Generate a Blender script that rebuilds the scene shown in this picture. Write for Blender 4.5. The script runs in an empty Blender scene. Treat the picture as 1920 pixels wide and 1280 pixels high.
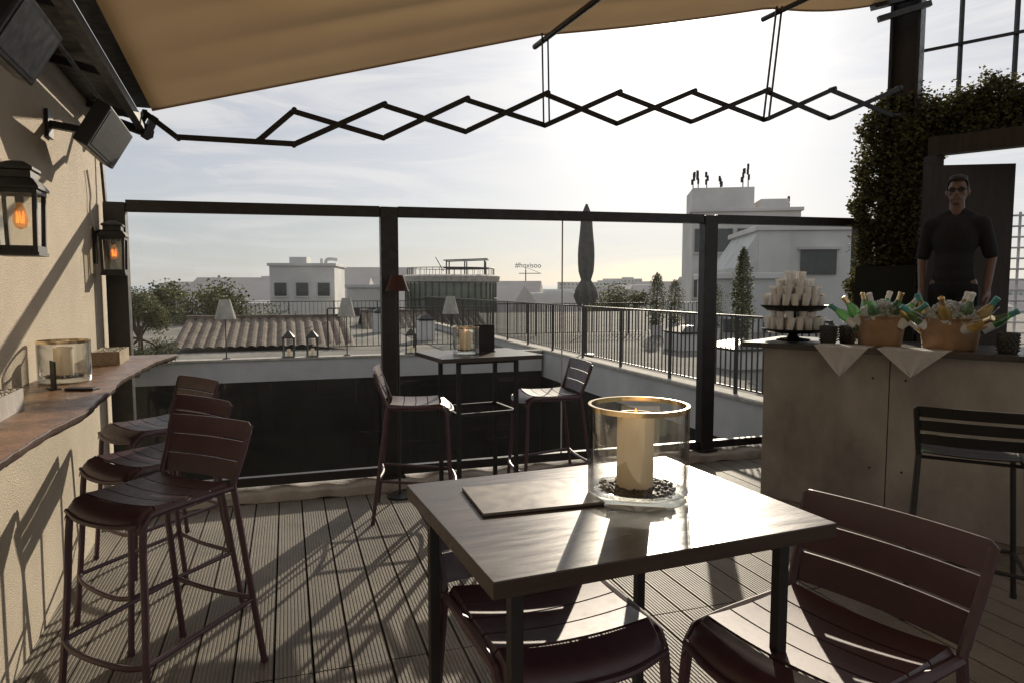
import bpy, math, random, bmesh
from mathutils import Vector, Matrix
random.seed(7)
V=Vector
sc=bpy.context.scene
COL=sc.collection
# ------------------------------------------------------------------ helpers
def ortho(d):
    d=V(d).normalized()
    a=V((0,0,1)) if abs(d.z)<.95 else V((1,0,0))
    u=d.cross(a).normalized(); v=u.cross(d).normalized()
    return d,u,v
class MB:
    def __init__(s): s.v=[];s.f=[];s.m=[];s.mi=0
    def add(s,vs,fs):
        b=len(s.v); s.v+= [tuple(p) for p in vs]
        for f in fs: s.f.append(tuple(b+i for i in f)); s.m.append(s.mi)
        return s
    def hexa(s,c,a,b,d):
        c=V(c);a=V(a);b=V(b);d=V(d)
        vs=[c+x*a+y*b+z*d for x,y,z in ((-1,-1,-1),(1,-1,-1),(1,1,-1),(-1,1,-1),(-1,-1,1),(1,-1,1),(1,1,1),(-1,1,1))]
        fs=[(0,3,2,1),(4,5,6,7),(0,1,5,4),(1,2,6,5),(2,3,7,6),(3,0,4,7)]
        if a.cross(b).dot(d)<0: fs=[f[::-1] for f in fs]
        return s.add(vs,fs)
    def box(s,cx,cy,cz,sx,sy,sz,ang=0):
        c,sn=math.cos(ang),math.sin(ang)
        return s.hexa((cx,cy,cz),(c*sx/2,sn*sx/2,0),(-sn*sy/2,c*sy/2,0),(0,0,sz/2))
    def beam(s,p,q,w,h,up=(0,0,1)):
        p=V(p);q=V(q);d=(q-p); a=d/2; dn=d.normalized()
        up=V(up)
        if abs(dn.dot(up))/max(up.length,1e-6)>.97: up=V((0,1,0))
        sd=dn.cross(up).normalized(); u=sd.cross(dn).normalized()
        return s.hexa((p+q)/2,a,sd*w/2,u*h/2)
    def tube(s,pts,r,n=8,closed=False):
        pts=[V(p) for p in pts]; N=len(pts); rs=r if isinstance(r,(list,tuple)) else [r]*N
        vs=[];fs=[]; u=None
        for i,p in enumerate(pts):
            if closed: t=(pts[(i+1)%N]-pts[i-1]).normalized()
            else: t=(pts[min(i+1,N-1)]-pts[max(i-1,0)]).normalized()
            if u is None: _,u,_v=ortho(t)
            u=(u-t*u.dot(t)).normalized(); w=t.cross(u)
            for k in range(n):
                a=2*math.pi*k/n; vs.append(p+(u*math.cos(a)+w*math.sin(a))*rs[i])
        R=N if closed else N-1
        for i in range(R):
            for k in range(n):
                a=i*n+k;b=i*n+(k+1)%n;j=((i+1)%N)*n
                fs.append((a,b,j+(k+1)%n,j+k))
        if not closed:
            fs.append(tuple(range(n))[::-1]); fs.append(tuple((N-1)*n+k for k in range(n)))
        return s.add(vs,fs)
    def lathe(s,prof,c=(0,0,0),n=24,sx=1,sy=1,M=None):
        vs=[];fs=[];c=V(c)
        for r,z in prof:
            for k in range(n):
                a=2*math.pi*k/n; p=V((r*math.cos(a)*sx,r*math.sin(a)*sy,z))
                if M: p=M@p
                vs.append(c+p)
        L=len(prof)
        for i in range(L-1):
            for k in range(n):
                fs.append((i*n+k,i*n+(k+1)%n,(i+1)*n+(k+1)%n,(i+1)*n+k))
        if prof[0][0]>1e-5: fs.append(tuple(range(n))[::-1])
        if prof[-1][0]>1e-5: fs.append(tuple((L-1)*n+k for k in range(n)))
        return s.add(vs,fs)
    def ring(s,prof,c=(0,0,0),n=40,sx=1,sy=1):
        vs=[];fs=[];c=V(c);L=len(prof)
        for r,z in prof:
            for k in range(n):
                a=2*math.pi*k/n; vs.append(c+V((r*math.cos(a)*sx,r*math.sin(a)*sy,z)))
        for i in range(L):
            for k in range(n):
                j=(i+1)%L
                fs.append((i*n+k,i*n+(k+1)%n,j*n+(k+1)%n,j*n+k))
        return s.add(vs,fs)
    def ell(s,c,r,n=16,m=10,M=None):
        prof=[(max(1e-6,math.sin(math.pi*i/m)),-math.cos(math.pi*i/m)) for i in range(m+1)]
        vs=[];fs=[];c=V(c)
        for a,z in prof:
            for k in range(n):
                t=2*math.pi*k/n;p=V((a*math.cos(t)*r[0],a*math.sin(t)*r[1],z*r[2]))
                if M: p=M@p
                vs.append(c+p)
        for i in range(m):
            for k in range(n): fs.append((i*n+k,i*n+(k+1)%n,(i+1)*n+(k+1)%n,(i+1)*n+k))
        return s.add(vs,fs)
    def capsule(s,p,q,r1,r2,n=12):
        p=V(p);q=V(q);d=(q-p);L=d.length;dn,u,w=ortho(d)
        pts=[];rs=[]
        for i in range(0,5):
            a=math.pi/2*i/5; pts.append(p-dn*r1*math.cos(a));rs.append(max(1e-4,r1*math.sin(a)))
        pts.append(p);rs.append(r1);pts.append(q);rs.append(r2)
        for i in range(1,6):
            a=math.pi/2*i/5; pts.append(q+dn*r2*math.sin(a));rs.append(max(1e-4,r2*math.cos(a)))
        return s.tube(pts,rs,n)
    def grid(s,fn,nu,nv):
        vs=[fn(i/nu,j/nv) for i in range(nu+1) for j in range(nv+1)]
        fs=[(i*(nv+1)+j,(i+1)*(nv+1)+j,(i+1)*(nv+1)+j+1,i*(nv+1)+j+1) for i in range(nu) for j in range(nv)]
        return s.add(vs,fs)
    def leaf(s,p,sz,rnd):
        d=V((rnd.gauss(0,1),rnd.gauss(0,1),rnd.gauss(0,1))).normalized(); _,u,w=ortho(d)
        p=V(p);a=u*sz*.5;b=w*sz*rnd.uniform(.25,.5)
        return s.add([p-a,p+b+d*sz*.1,p+a,p-b+d*sz*.1],[(0,1,2,3)])
    def obj(s,name,mats,parent=None,smooth=False,bevel=0,ang=38,**props):
        me=bpy.data.meshes.new(name); me.from_pydata(s.v,[],s.f)
        if not isinstance(mats,(list,tuple)): mats=[mats]
        for m in mats: me.materials.append(m)
        if len(mats)>1: me.polygons.foreach_set('material_index',s.m)
        if smooth:
            me.shade_smooth(); me.set_sharp_from_angle(angle=math.radians(ang))
        me.update()
        o=bpy.data.objects.new(name,me); COL.objects.link(o)
        if parent: o.parent=parent
        if bevel:
            b=o.modifiers.new('bevel','BEVEL'); b.width=bevel;b.segments=2;b.limit_method='ANGLE'
        for k,val in props.items(): o[k]=val
        return o
def thing(name,label,category,loc=(0,0,0),rot=0,group=None):
    e=bpy.data.objects.new(name,None); e.empty_display_size=.1; COL.objects.link(e)
    e.location=loc; e.rotation_euler=(0,0,rot); e['label']=label; e['category']=category
    if group: e['group']=group
    return e
def copy_thing(root,loc,rot,label=None):
    def cp(o,par):
        c=o.copy(); COL.objects.link(c)
        if par: c.parent=par
        for ch in list(o.children): cp(ch,c)
        return c
    c=cp(root,None); c.location=loc; c.rotation_euler=(0,0,rot)
    if label: c['label']=label
    return c
# ------------------------------------------------------------------ materials
def pm(name,c,rough=.5,metal=0,var=.2,scale=6,bump=0,bscale=80,spec=.5,stretch=(1,1,1),island=False,trans=0,rvar=0,emit=None,estr=0,c2=None,coat=0):
    m=bpy.data.materials.new(name); m.use_nodes=True; nt=m.node_tree; N=nt.nodes; L=nt.links
    b=N['Principled BSDF']; b.inputs['Roughness'].default_value=rough; b.inputs['Metallic'].default_value=metal
    b.inputs['Specular IOR Level'].default_value=spec; b.inputs['Coat Weight'].default_value=coat
    tc=N.new('ShaderNodeTexCoord'); mp=N.new('ShaderNodeMapping'); mp.inputs['Scale'].default_value=stretch
    L.new(tc.outputs['Object'],mp.inputs['Vector'])
    nz=N.new('ShaderNodeTexNoise'); nz.inputs['Scale'].default_value=scale; nz.inputs['Detail'].default_value=6; nz.inputs['Roughness'].default_value=.6
    L.new(mp.outputs[0],nz.inputs['Vector'])
    mx=N.new('ShaderNodeMix'); mx.data_type='RGBA'
    lo=[x*(1-var) for x in c]; hi=[min(1,x*(1+var)) for x in c] if c2 is None else c2
    mx.inputs[6].default_value=(*lo,1); mx.inputs[7].default_value=(*hi,1)
    rp=N.new('ShaderNodeMapRange'); rp.inputs[1].default_value=.3; rp.inputs[2].default_value=.7
    if island:
        g=N.new('ShaderNodeNewGeometry'); ad=N.new('ShaderNodeMath'); ad.operation='ADD'
        ml=N.new('ShaderNodeMath'); ml.operation='MULTIPLY_ADD'; L.new(g.outputs['Random Per Island'],ml.inputs[0]); ml.inputs[1].default_value=.5; ml.inputs[2].default_value=-.25
        L.new(nz.outputs[0],ad.inputs[0]); L.new(ml.outputs[0],ad.inputs[1]); L.new(ad.outputs[0],rp.inputs[0])
    else: L.new(nz.outputs[0],rp.inputs[0])
    L.new(rp.outputs[0],mx.inputs[0]); L.new(mx.outputs[2],b.inputs['Base Color'])
    if rvar:
        rr=N.new('ShaderNodeMapRange'); rr.inputs[1].default_value=.3; rr.inputs[2].default_value=.7
        rr.inputs[3].default_value=max(.02,rough-rvar); rr.inputs[4].default_value=rough+rvar
        n3=N.new('ShaderNodeTexNoise'); n3.inputs['Scale'].default_value=scale*2.3; n3.inputs['Detail'].default_value=4; L.new(mp.outputs[0],n3.inputs['Vector'])
        L.new(n3.outputs[0],rr.inputs[0]); L.new(rr.outputs[0],b.inputs['Roughness'])
    if bump:
        n2=N.new('ShaderNodeTexNoise'); n2.inputs['Scale'].default_value=bscale; n2.inputs['Detail'].default_value=5; L.new(mp.outputs[0],n2.inputs['Vector'])
        bp=N.new('ShaderNodeBump'); bp.inputs['Strength'].default_value=bump; bp.inputs['Distance'].default_value=.01
        L.new(n2.outputs[0],bp.inputs['Height']); L.new(bp.outputs[0],b.inputs['Normal'])
    if emit: b.inputs['Emission Color'].default_value=(*emit,1); b.inputs['Emission Strength'].default_value=estr
    if trans:
        t=N.new('ShaderNodeBsdfTranslucent'); L.new(mx.outputs[2],t.inputs['Color']); ms=N.new('ShaderNodeMixShader'); ms.inputs[0].default_value=trans
        L.new(b.outputs[0],ms.inputs[1]); L.new(t.outputs[0],ms.inputs[2]); L.new(ms.outputs[0],N['Material Output'].inputs['Surface'])
    return m
def thin_glass(name,tint=(.95,.97,.96),base=.05,edge=.85,power=4,haze=.0,edgedark=0,hazec=(.8,.8,.75)):
    m=bpy.data.materials.new(name); m.use_nodes=True; nt=m.node_tree; N=nt.nodes; L=nt.links; N.remove(N['Principled BSDF'])
    lw=N.new('ShaderNodeLayerWeight'); lw.inputs[0].default_value=.5
    pw=N.new('ShaderNodeMath'); pw.operation='POWER'; L.new(lw.outputs['Facing'],pw.inputs[0]); pw.inputs[1].default_value=power
    ma=N.new('ShaderNodeMath'); ma.operation='MULTIPLY_ADD'; L.new(pw.outputs[0],ma.inputs[0]); ma.inputs[1].default_value=edge; ma.inputs[2].default_value=base; ma.use_clamp=True
    tr=N.new('ShaderNodeBsdfTransparent'); tr.inputs[0].default_value=(*tint,1)
    if edgedark:
        mx=N.new('ShaderNodeMix'); mx.data_type='RGBA'; p2=N.new('ShaderNodeMath'); p2.operation='POWER'; L.new(lw.outputs['Facing'],p2.inputs[0]); p2.inputs[1].default_value=2.5
        mx.inputs[6].default_value=(*tint,1); mx.inputs[7].default_value=(*(x*(1-edgedark) for x in tint),1); L.new(p2.outputs[0],mx.inputs[0]); L.new(mx.outputs[2],tr.inputs[0])
    gl=N.new('ShaderNodeBsdfGlossy'); gl.inputs['Roughness'].default_value=.01; gl.inputs['Color'].default_value=(1,1,1,1)
    ms=N.new('ShaderNodeMixShader'); L.new(ma.outputs[0],ms.inputs[0]); L.new(tr.outputs[0],ms.inputs[1]); L.new(gl.outputs[0],ms.inputs[2])
    out=ms.outputs[0]
    if haze:
        tl=N.new('ShaderNodeBsdfTranslucent'); tl.inputs[0].default_value=(*hazec,1)
        tc=N.new('ShaderNodeTexCoord'); nz=N.new('ShaderNodeTexNoise'); nz.inputs['Scale'].default_value=2.5; nz.inputs['Detail'].default_value=8; L.new(tc.outputs['Object'],nz.inputs['Vector'])
        mm=N.new('ShaderNodeMath'); mm.operation='MULTIPLY'; L.new(nz.outputs[0],mm.inputs[0]); mm.inputs[1].default_value=haze*2
        m2=N.new('ShaderNodeMixShader'); L.new(mm.outputs[0],m2.inputs[0]); L.new(out,m2.inputs[1]); L.new(tl.outputs[0],m2.inputs[2]); out=m2.outputs[0]
    L.new(out,N['Material Output'].inputs['Surface'])
    return m
M_steel=pm('dark_steel',(.026,.023,.022),.42,.0,.3,10,bump=.05,rvar=.1)
M_black=pm('black_powder_coat',(.018,.017,.017),.5,0,.3,8,rvar=.1)
M_purple=pm('aubergine_powder_coat',(.062,.021,.033),.45,0,.15,14,bump=.05,bscale=500,rvar=.07,spec=.9)
M_table=pm('dark_table_laminate',(.052,.034,.027),.33,0,.25,3,bump=.04,bscale=30,stretch=(1,7,7),rvar=.06,spec=.6)
M_counterwood=pm('live_edge_wood',(.17,.09,.045),.34,0,.55,3,bump=.12,bscale=25,stretch=(4,4,5),rvar=.1)
M_barkedge=pm('dark_bark_edge',(.06,.027,.016),.7,0,.5,14,bump=.4,bscale=40)
M_plaster=pm('rough_plaster',(.59,.51,.40),.9,0,.12,1.6,bump=1.0,bscale=190)
M_concrete=pm('cast_concrete',(.30,.28,.255),.75,0,.45,1.8,bump=.3,bscale=50,stretch=(1,1,.6))
M_conc2=pm('pale_concrete_kerb',(.42,.39,.35),.85,0,.3,6,bump=.5,bscale=30)
M_barslab=pm('dark_stone_slab',(.045,.042,.038),.35,0,.4,8,rvar=.1)
M_white=pm('white_render',(.55,.55,.55),.85,0,.15,1.2,bump=.15)
M_cloth=pm('white_napkin',(.85,.84,.83),.9,0,.05,20,trans=.4,bump=.2,bscale=300)
M_candle=pm('ivory_wax',(.85,.75,.57),.5,0,.05,12,trans=.35)
M_gold=pm('polished_pale_gold',(.85,.66,.4),.14,1,.08,10)
M_copper=pm('brushed_copper_gold',(.42,.27,.16),.55,.75,.3,6,rvar=.1,bump=.1,bscale=20)
M_bean=pm('coffee_beans',(.05,.03,.02),.5,0,.4,60)
M_flame=pm('candle_flame',(1,.4,.1),.5,emit=(1,.3,.06),estr=2.5)
M_fil=pm('glowing_filament',(1,.4,.1),.5,emit=(1,.33,.07),estr=1.7)
M_bulb=thin_glass('amber_bulb_glass',(1,.74,.42),.08,.6,3,haze=.16,hazec=(.9,.55,.25))
M_card=pm('menu_card',(.19,.165,.14),.38,0,.12,10,rvar=.06)
M_deck=pm('ribbed_deck_board',(.175,.152,.122),.6,0,.4,1.6,bump=.2,bscale=60)
M_glass=thin_glass('windbreak_glass',(.9,.915,.9),.022,.85,4.5,haze=.004)
M_jar=thin_glass('jar_glass',(.97,.975,.97),.08,.9,2.0,edgedark=.7)
M_jarbase=thin_glass('thick_jar_base',(.93,.95,.93),.12,.9,1.6,edgedark=.55,haze=.05)
M_pane=thin_glass('lantern_glass',(.9,.9,.86),.06,.8,4,haze=.03)
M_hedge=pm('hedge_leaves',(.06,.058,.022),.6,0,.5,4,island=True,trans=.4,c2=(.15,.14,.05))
M_leaf=pm('tree_leaves',(.06,.072,.03),.6,0,.5,.8,island=True,trans=.4,c2=(.14,.15,.065))
M_cyp=pm('cypress_leaves',(.05,.07,.03),.6,0,.5,3,island=True,trans=.35,c2=(.14,.15,.06))
M_bark=pm('bark',(.07,.05,.035),.9,0,.3,10,bump=.5)
M_core=pm('near_black_green',(.014,.016,.010),.95)  # near-black fill for hedge blocks added against see-through, and the side board
M_brown=pm('dark_wood_panel',(.028,.018,.014),.6,0,.4,6,stretch=(6,6,.6),bump=.1)
M_skin=pm('skin',(.15,.088,.066),.5,0,.1,20)
M_shirt=pm('black_cotton',(.012,.012,.013),.9,0,.2,20,bump=.3,bscale=14)
M_hair=pm('dark_hair',(.02,.014,.01),.6,bump=.4,bscale=120)
M_lens=pm('dark_lens',(.01,.01,.01),.1)
M_tile=pm('clay_roof_tile',(.15,.115,.09),.85,0,.5,4)
M_flat=pm('flat_roof_gravel',(.17,.16,.145),.95,0,.4,.8,bump=.5,bscale=25)
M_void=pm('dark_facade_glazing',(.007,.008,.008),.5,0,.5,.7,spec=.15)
M_window=pm('window_glass_dark',(.07,.075,.08),.15)
M_pav=pm('greenish_pavilion_glazing',(.16,.18,.15),.2,0,.4,.5)
M_can=pm('grey_canvas',(.11,.105,.095),.9,0,.25,8,bump=.2)
M_grey=pm('pale_grey_cladding',(.62,.61,.6),.8,0,.12,.6)
M_panelbld=pm('pale_render_block',(.64,.62,.59),.85,0,.12,.6)
M_mull=pm('olive_mullions',(.09,.1,.07),.7,0,.3,2)
M_red=pm('rust_red_lamp_fabric',(.09,.038,.03),.8,0,.1,20,trans=.2)
M_turq=pm('turquoise_foil',(.08,.32,.3),.42,.1,.1,20)
M_yel=thin_glass('amber_bottle_glass',(.8,.64,.3),.1,.6,3,haze=.3,hazec=(.75,.6,.3),edgedark=.5)
M_grn=thin_glass('pale_green_bottle_glass',(.3,.52,.3),.12,.7,2.5,haze=.2,hazec=(.22,.4,.2),edgedark=.6)
M_ice=pm('crushed_ice',(.66,.69,.69),.2,0,.15,30,trans=.35)
M_cup=pm('white_cup_plastic',(.88,.87,.85),.5,0,.05,14,trans=.2)
M_ground=pm('city_ground',(.16,.17,.14),.95,0,.4,.02)
M_crate=pm('weathered_wood',(.3,.23,.15),.8,0,.3,6,stretch=(1,6,6),bump=.2)
M_stone=pm('pale_pebbles',(.45,.42,.36),.8,0,.3,30)
M_lattice=pm('white_lattice_paint',(.6,.6,.6),.6)
M_shade=pm('reflected_lamp_fabric',(.5,.48,.44),.9,trans=.25)
# ------------------------------------------------------------------ camera
cam=bpy.data.cameras.new('camera'); cam.lens=24; cam.sensor_width=36; cam.clip_end=9000; cam.clip_start=.05
co=bpy.data.objects.new('camera',cam); COL.objects.link(co); co.location=(0,0,1.6); co.rotation_euler=(math.radians(90-4.467),0,0)
sc.camera=co
# ------------------------------------------------------------------ light
S=V((.245,1.032,.360)).normalized(); EL=math.asin(S.z); AZ=math.atan2(S.x,S.y)
sl=bpy.data.lights.new('sun','SUN'); sl.energy=5; sl.angle=math.radians(.5); sl.color=(1,.87,.70)
so=bpy.data.objects.new('sun',sl); COL.objects.link(so); so.rotation_mode='QUATERNION'; so.rotation_quaternion=S.to_track_quat('Z','Y')
w=bpy.data.worlds.new('World'); sc.world=w; w.use_nodes=True; nt=w.node_tree; N=nt.nodes; L=nt.links
bg=N['Background']; bg.inputs['Strength'].default_value=.07
def math_(op,a,b=None,c=None,clamp=False):
    n=N.new('ShaderNodeMath'); n.operation=op; n.use_clamp=clamp
    for i,x in enumerate((a,b,c)):
        if x is None: continue
        if isinstance(x,(int,float)): n.inputs[i].default_value=x
        else: L.new(x,n.inputs[i])
    return n.outputs[0]
def mixc(f,a,b,blend='MIX'):
    n=N.new('ShaderNodeMix'); n.data_type='RGBA'; n.blend_type=blend
    for i,x in ((0,f),(6,a),(7,b)):
        if isinstance(x,tuple): n.inputs[i].default_value=x
        elif isinstance(x,(int,float)): n.inputs[i].default_value=x
        else: L.new(x,n.inputs[i])
    return n.outputs[2]
sky=N.new('ShaderNodeTexSky'); sky.sky_type='NISHITA'; sky.sun_disc=False; sky.sun_elevation=EL; sky.sun_rotation=AZ; sky.altitude=50; sky.air_density=1; sky.dust_density=.7; sky.ozone_density=3
tc=N.new('ShaderNodeTexCoord'); mp=N.new('ShaderNodeMapping'); mp.inputs['Scale'].default_value=(1.3,1.6,10); mp.inputs['Rotation'].default_value=(.1,.22,.3)
L.new(tc.outputs['Generated'],mp.inputs[0])
nz=N.new('ShaderNodeTexNoise'); nz.inputs['Scale'].default_value=2.0; nz.inputs['Detail'].default_value=10; nz.inputs['Roughness'].default_value=.62; nz.inputs['Distortion'].default_value=1.1; L.new(mp.outputs[0],nz.inputs['Vector'])
cr=N.new('ShaderNodeMapRange'); cr.inputs[1].default_value=.38; cr.inputs[2].default_value=.64; cr.interpolation_type='SMOOTHSTEP'; L.new(nz.outputs[0],cr.inputs[0])
cloud=math_('MULTIPLY',cr.outputs[0],.68)
nrm=N.new('ShaderNodeVectorMath'); nrm.operation='NORMALIZE'; L.new(tc.outputs['Generated'],nrm.inputs[0])
dp=N.new('ShaderNodeVectorMath'); dp.operation='DOT_PRODUCT'; L.new(nrm.outputs[0],dp.inputs[0]); dp.inputs[1].default_value=S
dot=math_('MAXIMUM',dp.outputs['Value'],0.0)
half=math_('MULTIPLY_ADD',dp.outputs['Value'],.5,.5)
hz=mixc(half,(6.8,6.8,6.9,1),(9.9,9.9,10.3,1))
c1=mixc(.70,sky.outputs[0],hz)
c1=mixc(cloud,c1,mixc(half,(7.2,7.1,7.0,1),(11.8,11.6,11.5,1)))
c1=mixc(math_('POWER',dot,14.0),c1,(3.0,2.8,2.5,1),'ADD')
c1=mixc(math_('POWER',dot,120.0),c1,(12,11.2,10,1),'ADD')
c1=mixc(math_('POWER',dot,1500.0),c1,(90,86,76,1),'ADD')
c1=mixc(math_('POWER',dot,20000.0),c1,(900,860,780,1),'ADD')
L.new(c1,bg.inputs['Color'])
sc.view_settings.view_transform='Standard'; sc.view_settings.look='None'; sc.view_settings.exposure=0
# ------------------------------------------------------------------ local frames
B0=V((-.972,5.43,0)); E1=V((.95,.313,0)).normalized(); E2=V((-E1.y,E1.x,0)); FA=math.atan2(E1.y,E1.x)
def FP(a,b,z=0): return B0+E1*a+E2*b+V((0,0,z))
W0=V((-2.03,2.66,0)); WD=V((-.366,.9306,0)); WN=V((.9306,.366,0)); WA=math.atan2(WD.y,WD.x)
def WP(a,o,z=0): return W0+WD*a+WN*o+V((0,0,z))
Z=V((0,0,1))
# ------------------------------------------------------------------ deck (real ribs)
mb=MB(); bw=.16
def deckseg(b0,b1):
    e=-3.9
    while e<7.2:
        prof=[(0,-.03),(0,0)]
        nr=9; pitch=(bw-.009)/nr
        for i in range(nr):
            x=i*pitch
            prof+=[(x+.001,0),(x+pitch*.6,0),(x+pitch*.68,-.0028),(x+pitch*.93,-.0028)]
        prof+=[(bw-.009,0),(bw-.009,-.03)]
        dz=random.uniform(-.0012,.0012)
        vs=[];fs=[]
        for x,z in prof: vs.append(FP(e+x,b0,z+dz)); vs.append(FP(e+x,b1,z+dz))
        n=len(prof)
        for i in range(n-1): fs.append((2*i,2*i+2,2*i+3,2*i+1))
        mb.add(vs,fs); e+=bw
deckseg(-.12,-2.6); deckseg(-2.606,-9)
mb.obj('deck_floor',M_deck,kind='structure')
# kerb
mb=MB()
def kf(u,v):
    a=-2.1+u*7.2; prof=[(-.14,0),(-.13,.055),(-.10,.075),(.1,.085),(.12,.02)]
    i=min(3,int(v*4+1e-6)) ; t=v*4-i
    b=prof[i][0]*(1-t)+prof[i+1][0]*t; z=prof[i][1]*(1-t)+prof[i+1][1]*t
    return FP(a,b+.012*math.sin(a*5)*(1-v),z+.006*math.sin(a*9+v*5)+.006*math.sin(a*21))
mb.grid(kf,160,4); mb.obj('kerb',M_conc2,smooth=True,ang=50,kind='structure')
# ------------------------------------------------------------------ left wall building
mb=MB(); mb.hexa(WP(-2.5,-1.5,-2.6),WD*5.02,WN*1.5,Z*5.6)
wl=thing('plaster_wall','beige rough plaster house wall with lanterns and heaters','wall')
mb.obj('wall_face',M_plaster,wl)
ar=thing('awning','large tan fabric awning on black scissor arms','awning')
mb=MB()
mb.beam(WP(-6,.28,2.74),WP(2.42,.28,2.74),.05,.06); mb.beam(WP(-6,.10,2.83),WP(2.42,.10,2.83),.19,.03)
mb.tube([WP(-6,.17,2.70),WP(2.42,.17,2.70)],.011)
a=-5.6
while a<2.4:
    mb.beam(WP(a,.01,2.79),WP(a,.30,2.73),.03,.04); a+=.95
mb.beam(WP(2.3,.1,2.76),WP(2.42,.34,2.70),.05,.05); mb.beam(WP(2.34,.3,2.66),WP(2.38,.36,2.82),.04,.05)
mb.beam(WP(-6,.33,2.885),WP(2.34,.33,2.885),.15,.03); mb.beam(WP(-6,.10,2.93),WP(2.4,.10,2.93),.20,.02)
mb.obj('wall_rail',M_black,ar)
FE=[(-2.5,4.85,2.83),(.22,5.5,3.57),(2.2,6.05,3.99),(3.3,6.35,4.14)]
def fedge(s):
    xs=[f[0] for f in FE]; x=xs[0]+(xs[-1]-xs[0])*s
    for i in range(3):
        if x<=xs[i+1]+1e-9:
            t=(x-xs[i])/(xs[i+1]-xs[i]); p=V(FE[i]).lerp(V(FE[i+1]),t)
            sag=[.0,.02,.04][i]*math.sin(math.pi*t); return p-V((0,0,sag)),i,t
    return V(FE[-1]),2,1
NB=16
def ff(u,v):
    p,i,t=fedge(u); d=-WD*(v*9.0)
    fold=abs(math.sin(math.pi*v*NB)); edge=min(1,u*6)
    back=V(FE[0]).lerp(V(FE[-1]),u); k=max(0,1-v*3)
    zz=(back.z+.13*math.sin(math.pi*u))*(1-k)+p.z*k
    return V((p.x,p.y,zz))+d+V((0,0,-.028*(fold**1.3)*edge*min(1,v*8)*(1+.25*math.sin(u*11+v*30))))
mb=MB(); mb.grid(ff,60,NB*10)
def fabric():
    m=bpy.data.materials.new('tan_awning_canvas'); m.use_nodes=True; nt=m.node_tree; N=nt.nodes; L=nt.links
    b=N['Principled BSDF']; b.inputs['Roughness'].default_value=.9
    tc=N.new('ShaderNodeTexCoord'); nz=N.new('ShaderNodeTexNoise'); nz.inputs['Scale'].default_value=1.1; nz.inputs['Detail'].default_value=7; L.new(tc.outputs['Object'],nz.inputs['Vector'])
    mx=N.new('ShaderNodeMix'); mx.data_type='RGBA'; mx.inputs[6].default_value=(.30,.19,.095,1); mx.inputs[7].default_value=(.44,.30,.16,1); L.new(nz.outputs[0],mx.inputs[0])
    t=N.new('ShaderNodeBsdfTranslucent'); ms=N.new('ShaderNodeMixShader'); ms.inputs[0].default_value=.5
    L.new(mx.outputs[2],b.inputs['Base Color']); L.new(mx.outputs[2],t.inputs['Color']); L.new(b.outputs[0],ms.inputs[1]); L.new(t.outputs[0],ms.inputs[2])
    L.new(ms.outputs[0],N['Material Output'].inputs['Surface'])
    return m
M_fabric=fabric()
mb.obj('canvas',M_fabric,ar,smooth=True,ang=60)
mb=MB(); mb.tube([ff(i/60,0) for i in range(61)],.009,6); mb.obj('hem',M_fabric,ar,smooth=True)
for u in (.469,.815):
    mb=MB(); mb.tube([ff(u,v)+V((0,0,-.06)) for v in (-.012,.1,.25,.5,.9)],.022); mb.obj('rafter',M_steel,ar,smooth=True)
# scissor arm
vx=[-1.569,-.946,-.344,.27,.853,1.487,2.146,2.766,3.42]
def zt(x): return 2.87+(x+1.569)*.13 if x<.27 else 3.11+(x-.27)*.079
def yy(x): return 5.39+.235*x
T=[V((x,yy(x),zt(x))) for x in vx]; Bm=[V((x,yy(x),zt(x)-.24)) for x in vx]
o=V((-.01,.02,0))
mb=MB()
def bar(p,q,off): mb.beam(p+o*off,q+o*off,.012,.038)
for i in range(8): bar(T[i],Bm[i+1],1); bar(Bm[i],T[i+1],-1)
c0=V((-1.81,yy(-1.81),2.645)); c1=V((-2.32,4.845,2.64)); c2=V((-2.52,4.80,2.80))
bar(T[0],c0,1); bar(Bm[0],c1,-1); bar(c1,c2,1)
mb.beam(c2,WP(2.35,.25,2.72),.03,.05)
for p in T+Bm+[c0,c1]: mb.tube([p-o*1.4,p+o*1.4],.019,10)
for i,u in ((3,.469),(6,.815)):
    top=ff(u,0.01)
    for dx in (-.022,.022): mb.beam(Bm[i]+V((dx,0,0)),V((top.x+dx,top.y,top.z-.02)),.012,.022)
mb.obj('scissor_arm',M_black,ar,smooth=True)
# ------------------------------------------------------------------ glass windbreak
fb=thing('glass_windbreak','tall glass windbreak with dark steel posts and rails','glass fence')
posts=[(-1.9,2.20),(0,2.235),(2.93,2.265),(4.7,2.285)]
def ztop(a): return 2.235+a*.0115
for a,zz in posts:
    mb=MB(); mb.hexa(FP(a,0,zz/2+.03),E1*.068,E2*.05,Z*(zz/2-.035)); mb.hexa(FP(a,0,.09),E1*.10,E2*.08,Z*.008); mb.obj('post',M_steel,fb,bevel=.004)
for nm,z0,h in (('top_rail',0,.04),('bottom_rail',None,.03)):
    for i in range(3):
        a0=posts[i][0]+.07; a1=posts[i+1][0]-.07
        mb=MB()
        if z0 is not None: mb.beam(FP(a0,0,ztop(a0)-.04),FP(a1,0,ztop(a1)-.04),.075,.08)
        else: mb.beam(FP(a0,0,.135),FP(a1,0,.135),.055,.07)
        mb.obj(nm,M_steel,fb,bevel=.003)
for i,(a0,a1) in enumerate(((-1.83,-.07),(.07,1.47),(1.485,2.86),(3.0,4.63))):
    MB().add([FP(a0,-.004,.17),FP(a1,-.004,.17),FP(a1,-.004,ztop(a1)-.08),FP(a0,-.004,ztop(a0)-.08)],[(0,1,2,3)]).obj('glass_pane',M_glass,fb)
mb=MB(); mb.beam(FP(1.4775,0,.17),FP(1.4775,0,2.17),.012,.012); mb.obj('pane_joint',M_white,fb)
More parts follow.
